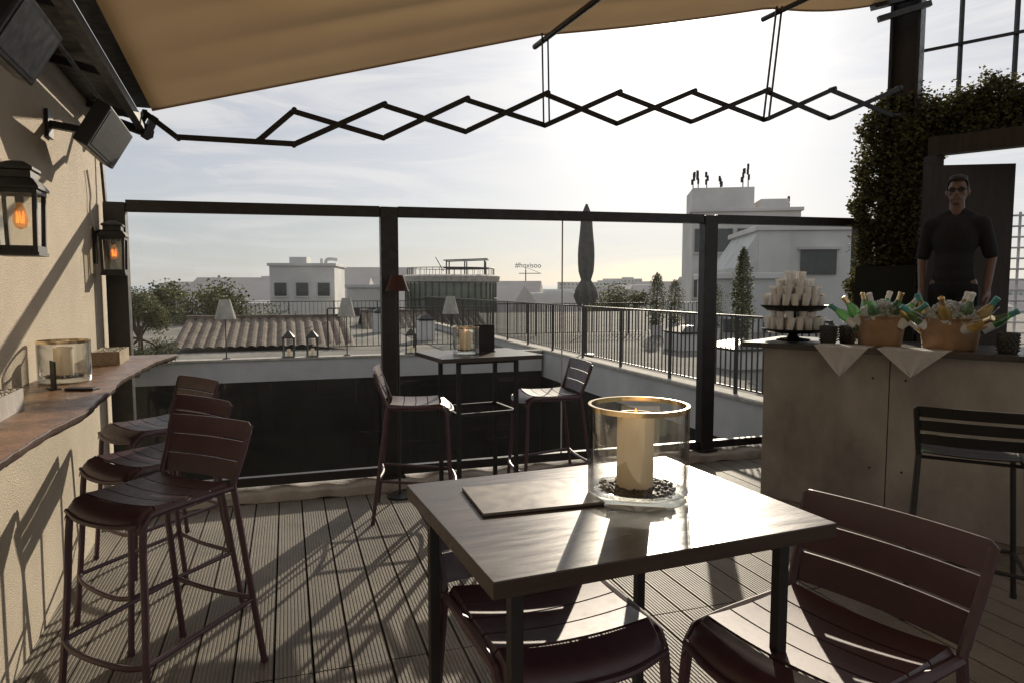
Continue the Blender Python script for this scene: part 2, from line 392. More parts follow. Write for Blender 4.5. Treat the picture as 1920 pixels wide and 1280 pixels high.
MB().beam(FP(-1.96,0,2.2),FP(-1.985,0.0,2.85),.02,.02).obj('corner_trim',M_steel,fb)
MB().beam(FP(4.76,0,.2),FP(5.3,0,.2),.055,.07).obj('bottom_rail',M_steel,fb); MB().beam(FP(4.76,0,2.25),FP(5.3,0,2.25),.07,.08).obj('top_rail',M_steel,fb)
cu=bpy.data.curves.new('lettering','FONT'); cu.body='#hovisoo'; cu.size=.062; cu.extrude=.0005; cu.align_x='CENTER'
to=bpy.data.objects.new('tmp',cu); COL.objects.link(to); bpy.context.view_layer.update()
me=bpy.data.meshes.new_from_object(to.evaluated_get(bpy.context.evaluated_depsgraph_get())); bpy.data.objects.remove(to)
me.materials.clear(); me.materials.append(M_steel)
to=bpy.data.objects.new('lettering',me); COL.objects.link(to); to.parent=fb; to.location=FP(1.165,-.008,1.77); to.rotation_euler=(math.radians(90),0,FA)
# ------------------------------------------------------------------ stools
def arc(pts,k=6):
    P=[V(p) for p in pts]; out=[]
    for i in range(len(P)-1):
        p0=P[max(i-1,0)];p1=P[i];p2=P[i+1];p3=P[min(i+2,len(P)-1)]
        for j in range(k):
            t=j/k; out.append(.5*((2*p1)+(p2-p0)*t+(2*p0-5*p1+4*p2-p3)*t*t+(3*p1-p0-3*p2+p3)*t**3))
    out.append(P[-1]); return out
def shell(mb,f,nu,nv):
    b=len(mb.v); mb.grid(lambda u,v:f(u,v,0),nu,nv); b2=len(mb.v); mb.grid(lambda u,v:f(1-u,v,1),nu,nv)
    idx=lambda base,i_,j_: base+i_*(nv+1)+j_
    rim=[(i_,0) for i_ in range(nu+1)]+[(nu,j) for j in range(1,nv+1)]+[(i_,nv) for i_ in range(nu-1,-1,-1)]+[(0,j) for j in range(nv-1,0,-1)]
    for k in range(len(rim)):
        p=rim[k];q=rim[(k+1)%len(rim)]
        mb.f.append((idx(b,*p),idx(b2,nu-p[0],p[1]),idx(b2,nu-q[0],q[1]),idx(b,*q))); mb.m.append(0)
def make_stool(mat,label,loc,rot,group,slats=((.775,.846),(.853,.923),(.930,1.0))):
    st=thing('bar_stool',label,'bar stool',loc,rot,group); st.scale=(1,1,1.045)
    SH=.775
    mb=MB()
    def sz(y):
        if y<-.17: return SH-.006-((-.17-y)*1.0)**2*12
        return SH-.006+.012*((y)/.2)**2
    ys=[-.235,-.155,-.072,.012,.096,.185]
    for i in range(5):
        y0=ys[i]+.003; y1=ys[i+1]-.003
        def top(u,v,off):
            x=-.215+.43*u; y=y0+(y1-y0)*v
            z=sz(y)-.012*(1-(2*u-1)**2)*(1 if y>-.2 else .6)
            ex=abs(2*u-1); z-= .03*max(0,ex-.93)/.07
            return V((x*(1-.05*max(0,-y-.15)/.1),y-.018*(1-(2*u-1)**2)*(1 if i==0 else .4),z-off*.006))
        shell(mb,top,20,4)
    mb.tube(arc([(-.2,-.225,SH-.05),(-.1,-.25,SH-.063),(0,-.256,SH-.066),(.1,-.25,SH-.063),(.2,-.225,SH-.05)]),.009)
    mb.obj('seat',mat,st,smooth=True,ang=40)
    mb=MB()
    def yb(z): return .205+(z-SH)*.30
    for z0,z1 in slats:
        def bk(u,v,off):
            x=-.228+.456*u; z=z0+(z1-z0)*v; zz=z
            ex=abs(2*u-1); rr=max(0,ex-.94)/.06
            if z1>.99 and v>.5: zz-=.012*rr*rr
            return V((x*(1+.28*(z-.80)),yb(z)+.022*(1-(2*u-1)**2)+(-.003 if off==0 else .003),zz))
        shell(mb,bk,32,2)
    for sx in (-1,1):
        mb.tube(arc([(sx*.212,.19,.745),(sx*.216,.205,.79),(sx*.224,yb(.88)+.006,.88),(sx*.232,yb(.985)+.008,.985)]),.0125)
    mb.obj('backrest',mat,st,smooth=True,ang=40)
    for sx in (-1,1):
        mb=MB(); mb.tube(arc([(sx*.245,-.255,0),(sx*.222,-.225,.4),(sx*.208,-.212,.67),(sx*.207,-.19,.735),(sx*.209,-.13,.752),(sx*.212,.19,.752)],7),.0135); mb.lathe([(.016,0),(.016,.02)],(sx*.245,-.255,0),10); mb.obj('leg',mat,st,smooth=True)
        mb=MB(); mb.tube([(sx*.25,.30,0),(sx*.228,.245,.4),(sx*.213,.195,.76)],.0135); mb.lathe([(.016,0),(.016,.02)],(sx*.25,.30,0),10); mb.obj('leg',mat,st,smooth=True)
    mb=MB()
    f=.235; mb.tube(arc([(-.232,-.238,f),(-.15,-.262,f-.01),(0,-.272,f-.012),(.15,-.262,f-.01),(.232,-.238,f)]),.011)
    for sx in (-1,1): mb.tube([(sx*.232,-.238,f),(sx*.235,.265,f+.045)],.010)
    mb.tube(arc([(-.235,.265,f+.045),(0,.24,f+.05),(.235,.265,f+.045)]),.010)
    mb.obj('footrest',mat,st,smooth=True)
    for y in (-.1,.12): MB().tube([(-.21,y,.738),(.21,y,.738)],.008).obj('seat_brace',mat,st,smooth=True)
    return st
def face(dx,dy): return math.atan2(dy,dx)+math.pi/2
G='slatted metal bar stools on the terrace'
s0=make_stool(M_purple,'aubergine slatted metal bar stool beside the wooden wall counter',(-1.42,2.66,0),face(-.42,-.9),G)
copy_thing(s0,(-1.73,3.22,0),face(-.55,-.83))
copy_thing(s0,(-2.12,4.0,0),face(-.6,-.8))
copy_thing(s0,(.09,1.665,0),face(.37,-.93),'aubergine slatted bar stool tucked under the square table')
copy_thing(s0,(.71,1.52,0),face(-.85,-.53),'aubergine slatted bar stool beside the table with lit candle')
copy_thing(s0,(-.68,4.82,0),face(.97,.12),'aubergine bar stool facing the small table by the glass')
copy_thing(s0,(.27,5.22,0),face(-.95,-.25),'aubergine bar stool facing the small table by the glass')
make_stool(M_black,'black slatted metal bar stool in front of the concrete bar',(2.26,3.33,0),face(.5,.86),G,((.82,.87),(.885,.935),(.95,1.0)))
# ------------------------------------------------------------------ tables
def make_table(label,loc,rot,lx,ly,h,xs,ys,mid=False,th=.034,lw=.026):
    t=thing('bar_table',label,'table',loc,rot,'high bar tables')
    mb=MB(); mb.box(0,0,h-th/2,lx,ly,th); mb.obj('table_top',M_table,t,bevel=.002)
    for x in xs:
        for y in ys:
            mb=MB(); mb.box(x,y,(h-th)/2,lw,lw,h-th-.002); mb.obj('leg',M_black,t,bevel=.002)
    cx=(xs[0]+xs[1])/2; cy=(ys[0]+ys[1])/2; wx=xs[1]-xs[0]-lw-.002; wy=ys[1]-ys[0]-lw-.002
    for z in ([.14,.72] if mid else [.14]):
        for y in ys: MB().box(cx,y,z,wx,.02,.022).obj('stretcher',M_black,t)
        for x in xs: MB().box(x,cy,z,.02,wy,.022).obj('stretcher',M_black,t)
    if mid:
        for y in ys: MB().box(cx,y,h-th-.014,wx,.022,.024).obj('apron',M_black,t)
    return t
TH=1.085
make_table('square dark high table holding candle jar and menu',(.219,1.6165,0),math.radians(22.2),.81,.65,TH,(-.345,.29),(-.28,.28))
FT=1.13
make_table('small dark high table by the glass windbreak',(-.25,4.95,0),math.radians(25),.76,.62,FT,(-.22,.22),(-.19,.19),True,.03,.028)
# ------------------------------------------------------------------ candle jar
def make_jar(loc,r,h,label,lit=True,gold=True,ch=.17,cr=.045,nb=200):
    j=thing('candle_jar',label,'candle holder',loc,0,'glass candle jars')
    MB().ring([(r-.005,.026),(r-.006,h),(r,h),(r,.024)],n=72).obj('glass_cylinder',M_jar,j,smooth=True)
    MB().lathe([(.001,0.001),(r-.008,0.001),(r-.002,.004),(r,.012),(r,.0225),(r-.006,.0235),(.001,.0235)],n=72).obj('glass_base',M_jarbase,j,smooth=True)
    if gold: MB().ring([(r+.0006,h-.011),(r+.0012,h+.001),(r-.0066,h+.001),(r-.0064,h-.011)],n=72).obj('gold_rim',M_gold,j,smooth=True)
    mb=MB(); rnd=random.Random(3)
    mb.lathe([(r-.032,.0245),(r-.036,.027),(.001,.028)],n=32)
    for k in range(nb):
        a=rnd.uniform(0,6.283); q=math.sqrt(rnd.uniform(.12,1))*(r-.028)
        M=Matrix.Rotation(rnd.uniform(0,3),3,'Z')@Matrix.Rotation(rnd.uniform(0,3),3,'X')
        mb.ell((q*math.cos(a),q*math.sin(a),.028+rnd.uniform(0,.003)),(.006,.004,.003),6,4,M)
    mb.obj('coffee_beans',M_bean,j,smooth=True)
    c=thing('pillar_candle','ivory pillar candle standing inside the glass jar','candle',(loc[0]-.006,loc[1]+.004,loc[2]+.0285),0,'ivory pillar candles')
    MB().lathe([(cr-.002,0),(cr,.004),(cr,ch-.006),(cr-.003,ch),(cr-.008,ch-.001),(cr-.014,ch-.016),(.001,ch-.020)],n=40).obj('wax',M_candle,c,smooth=True)
    MB().tube([(0,0,ch-.02),(.002,0,ch-.003)],.0013,6).obj('wick',M_black,c)
    if lit: MB().lathe([(.0005,ch-.008),(.0035,ch-.004),(.004,ch+.001),(.0024,ch+.007),(.0005,ch+.012)],n=14).obj('flame',M_flame,c,smooth=True)
make_jar((.31,1.654,TH),.122,.232,'large glass candle jar with gold rim on dark table',ch=.182)
make_jar((-.33,4.90,FT),.095,.19,'glass candle jar on the small table by glass',ch=.13,cr=.04,nb=120)
make_jar((-2.07,3.14,1.17),.108,.19,'gold rimmed glass candle jar on wooden wall counter',lit=False,ch=.13,cr=.040)
mn=MB(); mn.box(0,0,.004,.30,.215,.007); mo=mn.obj('menu_card',M_card,bevel=.001,label='closed taupe menu card lying on the dark table',category='menu'); mo.location=(.047,1.654,TH+.0005); mo.rotation_euler=(0,0,math.radians(17))
mn=MB(); mn.box(0,0,.10,.15,.012,.2); mn.box(0,0,.005,.15,.08,.01); mo=mn.obj('menu_holder',M_black,label='upright black menu holder on the small table',category='menu'); mo.location=(-.205,5.06,FT); mo.rotation_euler=(0,0,.2)
# ------------------------------------------------------------------ wall counter
n=110; rnd=random.Random(5)
wd=[(-2.2,.33),(-1.05,.34),(-.35,.39),(.5,.37),(1.2,.41),(1.74,.5)]
def width(a):
    for i in range(len(wd)-1):
        if a<=wd[i+1][0]:
            t=(a-wd[i][0])/(wd[i+1][0]-wd[i][0]); t=t*t*(3-2*t); return wd[i][1]*(1-t)+wd[i+1][1]*t
    return wd[-1][1]
mb=MB(); vs=[];ft=[];fe=[]
for i in range(n+1):
    a=-2.2+3.94*i/n; w_=width(a)+.004*math.sin(a*11)+.002*math.sin(a*37+1)+rnd.uniform(-.001,.001)
    vs+=[WP(a,.0,1.17),WP(a,w_-.003,1.17),WP(a,w_+.002,1.165),WP(a,w_-.003+rnd.uniform(-.003,.003),1.148+rnd.uniform(-.003,.003)),WP(a,w_-.016,1.134),WP(a,0,1.134)]
for i in range(n):
    for k in range(5): (ft if k in (0,4) else fe).append((i*6+k,i*6+k+1,(i+1)*6+k+1,(i+1)*6+k))
ft+=[(5,4,3,2,1,0),tuple(n*6+k for k in range(6))]
mb.v+=[tuple(p) for p in vs]; mb.f+=[tuple(f) for f in ft]+[tuple(f) for f in fe]; mb.m+=[0]*len(ft)+[1]*len(fe)
wc=thing('wall_counter','brown live edge wooden slab counter fixed to plaster wall','counter')
mb.obj('wooden_slab',[M_counterwood,M_barkedge],wc,smooth=True,ang=50)
for a in (-1.4,0,1.4): MB().beam(WP(a,.002,1.115),WP(a,.28,1.115),.03,.03).beam(WP(a,.015,.90),WP(a,.25,1.10),.02,.02).obj('bracket',M_black,wc)
def crate(loc,ang,l,wd_,h,label,wood=True):
    c=thing('wooden_crate',label,'box',loc,ang,'small boxes on the wall counter')
    mb=MB(); t=.008
    mb.box(0,0,t/2,l,wd_,t)
    for s in (-1,1):
        mb.box(0,s*(wd_/2-t/2),h/2+t/2,l,t,h-t); mb.box(s*(l/2-t/2),0,h/2+t/2,t,wd_-2*t-.001,h-t)
    mb.obj('crate_body',M_crate if wood else M_concrete,c,bevel=.001)
    mb=MB(); rnd=random.Random(9)
    for k in range(220):
        r=rnd.uniform(.006,.011); mb.ell((rnd.uniform(-1,1)*(l/2-.02),rnd.uniform(-1,1)*(wd_/2-.018),h-.008+rnd.uniform(-.008,.006)),(r,r*.8,r*.6),7,5)
    mb.obj('pebbles',M_stone,c,smooth=True)
p=WP(1.32,.19,1.17); crate(p,WA,.34,.14,.075,'small weathered wooden box filled with pale pebbles')
p=WP(-.46,.12,1.17); crate(p,WA,.27,.11,.075,'small grey box filled with pale pebbles',False)
p=WP(.2,.15,1.17); mo=MB().box(0,0,.06,.09,.006,.12).box(0,0,.002,.09,.04,.004).obj('table_card',M_black,label='small black card standing on the wooden counter',category='card'); mo.location=p; mo.rotation_euler=(0,0,WA+.4)
p=WP(.12,.27,1.17); mo=MB().box(0,0,.006,.12,.05,.011).obj('bill_tray',M_black,bevel=.002,label='flat black bill tray on the wooden counter',category='tray'); mo.location=p; mo.rotation_euler=(0,0,WA+1.2)
# ------------------------------------------------------------------ lanterns
def lantern(a,label,zc):
    l=thing('wall_lantern',label,'lantern',WP(a,.118,zc),WA,'black wall lanterns')
    mb=MB(); wB,wT,z0,z1=.060,.066,-.15,.07; R=Matrix.Rotation(math.pi/4,3,'Z')
    for sx in (-1,1):
        for sy in (-1,1): mb.beam((sx*wB,sy*wB,z0),(sx*wT,sy*wT,z1),.015,.015)
    for z,wv,hh in ((z0,wB+.008,.024),(z1,wT+.008,.02)):
        for s in (-1,1): mb.box(0,s*(wv-.008),z,2*wv,.018,hh); mb.box(s*(wv-.008),0,z,.018,2*wv-.038,hh)
    mb.lathe([(.104,z0-.026),(.104,z0-.012)],n=4,M=R)
    mb.obj('frame',M_black,l)
    mb=MB()
    mb.lathe([(.118,.078),(.118,.088),(.09,.115),(.076,.122),(.076,.148),(.088,.152),(.088,.162),(.045,.182),(.028,.187)],n=4,M=R)
    mb.obj('roof',M_black,l)
    mb=MB()
    for k in range(4):
        R2=Matrix.Rotation(k*math.pi/2,3,'Z')
        mb.add([R2@V(q) for q in ((-wB+.006,-wB,z0+.008),(wB-.006,-wB,z0+.008),(wT-.006,-wT,z1-.008),(-wT+.006,-wT,z1-.008))],[(0,1,2,3)])
    mb.obj('glass_pane',M_pane,l)
    mb=MB(); mb.box(0,.108,.02,.06,.016,.24); mb.tube([(0,.10,.1),(0,.08,.12),(0,.05,.12)],.009); mb.obj('wall_bracket',M_black,l)
    MB().lathe([(.015,.062),(.015,.03)],n=12).obj('lamp_socket',M_black,l)
    b=MB().lathe([(.011,.04),(.012,.02),(.020,-.0),(.027,-.035),(.020,-.064),(.001,-.075)],n=16).obj('bulb',M_bulb,l,smooth=True)
    mb=MB()
    pts=[]
    for k in range(13):
        t=k*math.pi/6.5; rr=.012; pts.append((rr*math.cos(t),rr*math.sin(t),-.005 if k%2 else -.048))
    mb.tube(pts,.0024,5); mb.obj('filament',M_fil,b)
lantern(-.02,'black metal wall lantern with glowing amber bulb',1.90); lantern(2.06,'black metal wall lantern with glowing amber bulb',1.86)
# ------------------------------------------------------------------ heaters
def heater(a,ln,z=2.42,hw=.105):
    h=thing('patio_heater','black rectangular infrared heater bracketed to the plaster wall','heater',(0,0,0),0,'black wall heaters')
    c=WP(a,.26,z); tl=math.radians(60)
    nr=(WN*math.sin(tl)-Z*math.cos(tl)).normalized(); fw=(WN*math.cos(tl)+Z*math.sin(tl)).normalized()
    MB().hexa(c,WD*ln/2,fw*hw,nr*.035).obj('housing',M_black,h,bevel=.008)
    MB().hexa(c+nr*.0365,WD*(ln/2-.03),fw*(hw-.022),nr*.0012).obj('radiant_panel',M_steel,h)
    mb=MB(); b=WP(a-.02,.005,z+.04); mb.hexa(b+WN*.006,WD*.05,WN*.008,Z*.07); mb.beam(b+WN*.01,c-nr*.03,.05,.035); mb.hexa(c-nr*.045,WD*.06,fw*.05,nr*.0095)
    mb.obj('bracket',M_black,h,bevel=.002)
heater(-.5,.46); heater(1.02,.72,2.40,.115)
MB().tube(arc([WP(1.9,.01,2.35),WP(1.95,.015,2.2),WP(1.93,.012,2.1),WP(2.02,.02,1.98)]),.006,6).obj('cable',M_white,label='pale cable running down the plaster wall to lantern',category='cable')
# ------------------------------------------------------------------ concrete bar
P0=V((1.93,5.2,0)); U=V((.755,-.655,0)).normalized(); NN=V((-U.y,U.x,0)); UA=math.atan2(U.y,U.x)
def BP(s,nv,z=0): return P0+U*s+NN*nv+V((0,0,z))
br=thing('bar_counter','cast concrete bar counter with dark stone top','bar')
for s0_,s1_ in ((0,.86),(.866,1.72),(1.726,2.8)):
    MB().hexa(BP((s0_+s1_)/2,.03,.575),U*(s1_-s0_)/2,NN*.03,Z*.575).obj('front_panel',M_concrete,br,bevel=.003)
MB().hexa(BP(1.41,.38,.56),U*1.38,NN*.31,Z*.56).obj('body',M_black,br)
MB().hexa(BP(1.35,.36,1.17),U*1.5,NN*.42,Z*.019).obj('top_slab',M_barslab,br,bevel=.004)
for s in (.76,.96):
    for z in (.35,.98): MB().tube([BP(s,-.002,z),BP(s,.001,z)],.008,12).obj('tie_hole',M_black,br)
CT=1.1895
def bucket(s,nv,sx,label):
    b=thing('ice_bucket',label,'ice bucket',BP(s,nv,CT),UA,'gold ice buckets on the bar')
    MB().ring([(.001,0),(.128,0),(.134,.008),(.156,.18),(.164,.203),(.168,.206),(.165,.209),(.158,.203),(.150,.18),(.128,.014),(.001,.012)],n=48,sx=sx,sy=.76).obj('bucket_body',M_copper,b,smooth=True)
    for s2 in (-1,1): MB().tube(arc([(s2*.148*sx,-.03,.14),(s2*.172*sx,-.022,.155),(s2*.172*sx,.022,.155),(s2*.148*sx,.03,.14)]),.006).obj('handle',M_copper,b,smooth=True)
    ic=thing('ice','crushed ice heaped in the gold bucket','ice',BP(s,nv,CT+.15),UA)
    mb=MB(); rnd=random.Random(int(s*100))
    for k in range(620):
        a=rnd.uniform(0,6.28);q=math.sqrt(rnd.random()); x=q*.15*sx*math.cos(a); y=q*.11*math.sin(a); z=.045+.11*(1-q*q)+rnd.uniform(-.02,.015); r=rnd.uniform(.008,.014)
        R=Matrix.Rotation(rnd.uniform(0,3),3,(rnd.random(),rnd.random(),rnd.random()+.1))
        mb.hexa((x,y,z),R@V((r,0,0)),R@V((0,r*.8,0)),R@V((0,0,r*.7)))
    mb.obj('ice_cubes',M_ice,ic)
    ic['kind']='stuff'
    def film(u,v):
        a=u*6.2832; rr=.15+.06*v+.018*v*math.sin(a*9)+.008*v*math.sin(a*23); return V((rr*sx*math.cos(a),rr*.76*math.sin(a),.18+.085*v+.025*v*math.sin(a*7+1)))
    MB().grid(film,120,6).obj('film_liner',M_pane,b,smooth=True)
    return b
bucket(.74,.23,1.04,'copper gold ice bucket with green bottles'); bucket(1.17,.2,1.18,'larger copper gold ice bucket with pale bottles')
def bottle(pos,direction,glass,foil,label,k=1.0):
    b=thing('bottle',label,'bottle',pos,0,'bottles chilling in the ice buckets')
    q=V(direction).normalized().to_track_quat('Z','Y'); b.rotation_euler=q.to_euler()
    MB().lathe([(.001,0),(.036*k,0),(.04*k,.006),(.04*k,.15*k),(.036*k,.185*k),(.020*k,.225*k),(.016*k,.25*k)],n=20).obj('glass_body',glass,b,smooth=True)
    MB().lathe([(.0185*k,.235*k),(.0175*k,.27*k),(.020*k,.273*k),(.020*k,.288*k),(.016*k,.292*k),(.001,.293*k)],n=16).obj('foil_neck',foil,b,smooth=True)
    MB().lathe([(.0405*k,.06*k),(.0405*k,.13*k)],n=20).obj('label',M_cup if foil is M_turq else M_grey,b,smooth=True)
for (s,dx,dn,dz,g,f,lb) in ((.64,-1.2,-.15,.9,M_grn,M_turq,0),(.67,-.6,-.25,.9,M_grn,M_gold,0),(.74,-.15,-.4,.9,M_grn,M_cup,0),(.79,.35,-.2,1,M_grn,M_gold,0),(.82,.9,-.15,.8,M_grn,M_turq,0),(.72,.2,.3,1,M_grn,M_cup,0),(.68,-.35,.35,1,M_grn,M_gold,0),(.8,.6,.3,.9,M_grn,M_cup,0),
                       (1.04,-1.1,-.2,1.0,M_yel,M_turq,1),(1.08,-.5,.2,1,M_yel,M_turq,1),(1.10,-.8,-.45,.7,M_grn,M_turq,1),(1.17,-.1,-.55,.8,M_yel,M_gold,1),(1.2,.9,-.6,.45,M_yel,M_gold,1),(1.26,.7,-.05,1,M_yel,M_turq,1),(1.29,1.2,.1,.75,M_grn,M_turq,1),(1.18,.25,.3,1,M_yel,M_cup,1),(1.12,-.9,.35,.7,M_yel,M_cup,1),(1.22,.3,-.3,1,M_grn,M_cup,1)):
    d=U*dx+NN*dn+Z*dz; p=BP(s,.22+dn*.08,CT+.11)
    bottle(p,d,g,f,'pale sparkling wine bottle with turquoise foil in ice' if lb else 'green glass bottle chilling in gold bucket',1.0)
def napkin(s,w_,d_):
    def nf(u,v):
        half=w_/2*(1-max(0,v)) if v>0 else w_/2
        x=(2*u-1)*half
        return BP(s+x,-.063-.012*math.sin(u*9+v*3)*v-.005*math.sin(u*21)*v,CT+.003-d_*v)
    def nt_(u,v): return BP(s+(2*u-1)*w_/2,-.063+v*.22,CT+.003+.001*math.sin(u*12))
    MB().grid(nf,24,12).grid(nt_,14,4).obj('napkin',M_cloth,smooth=True,label='white folded napkin hanging over the bar edge',category='napkin',group='white napkins over the bar edge')
napkin(.56,.36,.215); napkin(1.0,.42,.185)
TS=.09
ts=thing('tiered_tray','black two tier tray holding white cups','tray',BP(TS,.36,CT))
MB().lathe([(.001,0),(.12,0),(.13,.008),(.05,.02),(.03,.04),(.05,.05),(.2,.06),(.24,.085),(.242,.09),(.2,.07),(.02,.06),(.016,.07),(.016,.22),(.05,.225),(.2,.232),(.25,.27),(.252,.276),(.2,.245),(.02,.24),(.001,.24)],n=40).obj('tray_body',M_black,ts,smooth=True)
cu0=None; rnd=random.Random(4)
def cup(p,tx,ty):
    global cu0
    if cu0 is None:
        cu0=MB().ring([(.001,.0),(.022,0),(.031,.098),(.033,.099),(.0315,.101),(.0295,.099),(.0205,.003),(.001,.003)],n=20).obj('cup',M_cup,smooth=True,label='white plastic cup stacked on the black tray',category='cup',group='white cups on the tiered tray'); c=cu0
    else: c=cu0.copy(); COL.objects.link(c)
    c.location=p; c.rotation_euler=(tx,ty,rnd.uniform(0,6))
base=BP(TS,.36,CT)
for zz,nr,rr in ((.255,17,.195),(.245,12,.13),(.245,5,.065),(.315,14,.155),(.315,8,.09),(.375,9,.11),(.375,3,.045),(.435,4,.05),(.08,17,.19),(.07,12,.125),(.13,12,.15)):
    for k in range(nr):
        a=6.283*k/nr+zz*20; tl=.22*rr/.2
        cup(base+V((rr*math.cos(a),rr*math.sin(a),zz+rnd.uniform(0,.008))),-tl*math.sin(a)+rnd.uniform(-.12,.12),tl*math.cos(a)+rnd.uniform(-.12,.12))
def tealight(p,label):
    t=thing('candle_glass',label,'candle holder',p,0,'dark patterned candle glasses')
    mb=MB(); mb.ring([(.001,0),(.05,0),(.055,.01),(.06,.13),(.055,.13),(.05,.012),(.001,.01)],n=24)
    for k in range(12):
        for j in range(6):
            a=6.283*(k+.5*(j%2))/12; mb.ell((.0575*math.cos(a),.0575*math.sin(a),.02+.019*j),(.009,.009,.007),6,4)
    mb.obj('holder_body',M_barslab,t,smooth=True)
tealight(BP(.40,.2,CT),'dark patterned candle glass on the bar'); tealight(BP(.5,.32,CT),'dark patterned candle glass on the bar'); tealight(BP(1.5,.12,CT),'dark patterned candle glass on the bar'); tealight(BP(1.64,.22,CT),'dark patterned candle glass on the bar')
# ------------------------------------------------------------------ hedge arch, column, grids behind bar
K0=V((3.42,6.55,0))
def HP(s,nv,z=0): return K0+U*s+NN*nv+V((0,0,z))
hg=thing('plant_wall','green plant covered archway framing the bar','plant')
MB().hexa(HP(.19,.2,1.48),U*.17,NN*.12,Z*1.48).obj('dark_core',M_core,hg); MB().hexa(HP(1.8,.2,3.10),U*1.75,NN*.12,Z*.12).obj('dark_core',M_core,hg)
mb=MB(); rnd=random.Random(11)
def fill(s0_,s1_,n0,n1,z0,z1,cnt,sz):
    for k in range(cnt):
        s=rnd.uniform(s0_,s1_);nv=rnd.uniform(n0,n1);z=rnd.uniform(z0,z1)
        j=.06*math.sin(z*7+s*5)+.05*math.sin(z*17+1)+.04*math.sin(s*13)
        mb.leaf(HP(s+j*(.8 if s<(s0_+s1_)/2 else .3),nv,z+.05*math.sin(s*9)+.04*math.sin(s*23)),rnd.uniform(.6,1.3)*sz,rnd)
fill(-.12,.44,-.06,.42,.9,3.2,36000,.037)
fill(-.05,3.6,-.08,.46,2.88,3.32,42000,.037)
for k in range(300):
    s=rnd.uniform(0,3.5); z=3.28+.05*math.sin(s*9); nv=rnd.uniform(0,.4); hh=rnd.uniform(.04,.2)
    for q in range(18): mb.leaf(HP(s+.03*rnd.gauss(0,1),nv,z+rnd.uniform(0,hh)),.03,rnd)
for k in range(200):
    z=rnd.uniform(1.0,3.2); dd=rnd.uniform(0,.14)
    for q in range(16): mb.leaf(HP(-.10-rnd.uniform(0,dd),rnd.uniform(0,.4),z+.03*rnd.gauss(0,1)),.03,rnd)
mb.obj('foliage',M_hedge,hg)
mb=MB(); mb.beam(HP(.46,-.10,2.84),HP(3.6,-.10,2.84),.1,.16); mb.beam(HP(.50,-.10,0),HP(.50,-.10,2.76),.12,.1); mb.obj('door_frame',M_brown,hg)
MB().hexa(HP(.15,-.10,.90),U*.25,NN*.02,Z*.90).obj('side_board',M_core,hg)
cl=thing('steel_column','dark steel column with bolted cross beam','column')
cx=V((3.62,6.45,0)); mb=MB(); mb.hexa(cx+Z*4.3,U*.10,NN*.012,Z*1.2)
for s in (-1,1): mb.hexa(cx+U*s*.112+Z*4.3,U*.0115,NN*.10,Z*1.2)
mb.obj('shaft',M_steel,cl)
mb=MB(); mb.beam(cx+V((-.42,-.15,4.15)),cx+V((.1,-.15,4.28)),.08,.16); mb.beam(cx+V((-.36,-.17,3.98)),cx+V((.1,-.17,4.12)),.04,.05); mb.obj('cross_beam',M_steel,cl)
sg=thing('steel_grid_frame','thin black steel glazing grid above the hedge','frame')
for k in range(9): MB().beam(HP(.15+.42*k,.5,3.0),HP(.15+.42*k,.5,6),.03,.03).obj('mullion',M_black,sg)
for z in (3.35,3.86,4.37,4.9,5.4): MB().beam(HP(.1,.48,z),HP(3.8,.48,z),.025,.025).obj('crossbar',M_black,sg)
MB().hexa(V((3.98,6.0,1.33)),V((.33,-.05,0)),V((.003,.02,0)),Z*1.33).obj('privacy_screen',M_brown,bevel=.004,label='tall dark wooden board screen standing behind the bar',category='screen')
lt=thing('lattice_screen','white square lattice screen beyond the bar','screen')
mb=MB()
q0=V((5.6,7.8,0));dv=V((.9,-.35,0)).normalized()
for k in range(16): mb.beam(q0+dv*(.12*k)+Z*.2,q0+dv*(.12*k)+Z*2.45,.02,.02)
for k in range(19): mb.beam(q0+Z*(.25+.12*k)+V((0,-.012,0)),q0+dv*1.8+Z*(.25+.12*k)+V((0,-.012,0)),.02,.02)
mb.obj('lattice',M_lattice,lt)
MB().hexa(V((3.7,5.75,.36)),U*1.2,NN*.45,Z*.34).obj('bar_platform',M_brown,kind='structure')
# ------------------------------------------------------------------ person
def remesh(mb_,name,mat,parent,vox,sm=4):
    o=mb_.obj('tmp_'+name,mat); m=o.modifiers.new('r','REMESH'); m.mode='VOXEL'; m.voxel_size=vox
    s=o.modifiers.new('s','SMOOTH'); s.iterations=sm; s.factor=.5
    bpy.context.view_layer.update(); dg=bpy.context.evaluated_depsgraph_get()
    me=bpy.data.meshes.new_from_object(o.evaluated_get(dg)); me.name=name; bpy.data.objects.remove(o)
    me.materials.clear(); me.materials.append(mat); me.shade_smooth()
    n=bpy.data.objects.new(name,me); COL.objects.link(n); n.parent=parent; return n
pp=V((3.49,5.42,.72)); ps=thing('person','man in black t-shirt and sunglasses standing behind bar','person',pp,face(-.6,-.8))
b=MB(); H0=-.03
b.ell((0,.0,1.665+H0),(.070,.088,.106)); b.ell((0,-.03,1.615+H0),(.053,.058,.062)); b.ell((0,-.060,1.578+H0),(.027,.024,.024))
b.capsule((0,-.086,1.675+H0),(0,-.104,1.635+H0),.008,.012); b.capsule((-.03,-.071,1.69+H0),(.03,-.071,1.69+H0),.013,.013)
b.capsule((-.02,-.082,1.603+H0),(.02,-.082,1.603+H0),.006,.006)
for s in (-1,1): b.ell((s*.073,.008,1.655+H0),(.011,.021,.030)); b.ell((s*.040,-.058,1.645+H0),(.019,.02,.02))
b.capsule((0,.012,1.40),(0,-.003,1.55),.060,.052)
b.capsule((-.10,.01,1.425),(0,.008,1.465),.04,.05); b.capsule((.10,.01,1.425),(0,.008,1.465),.04,.05)
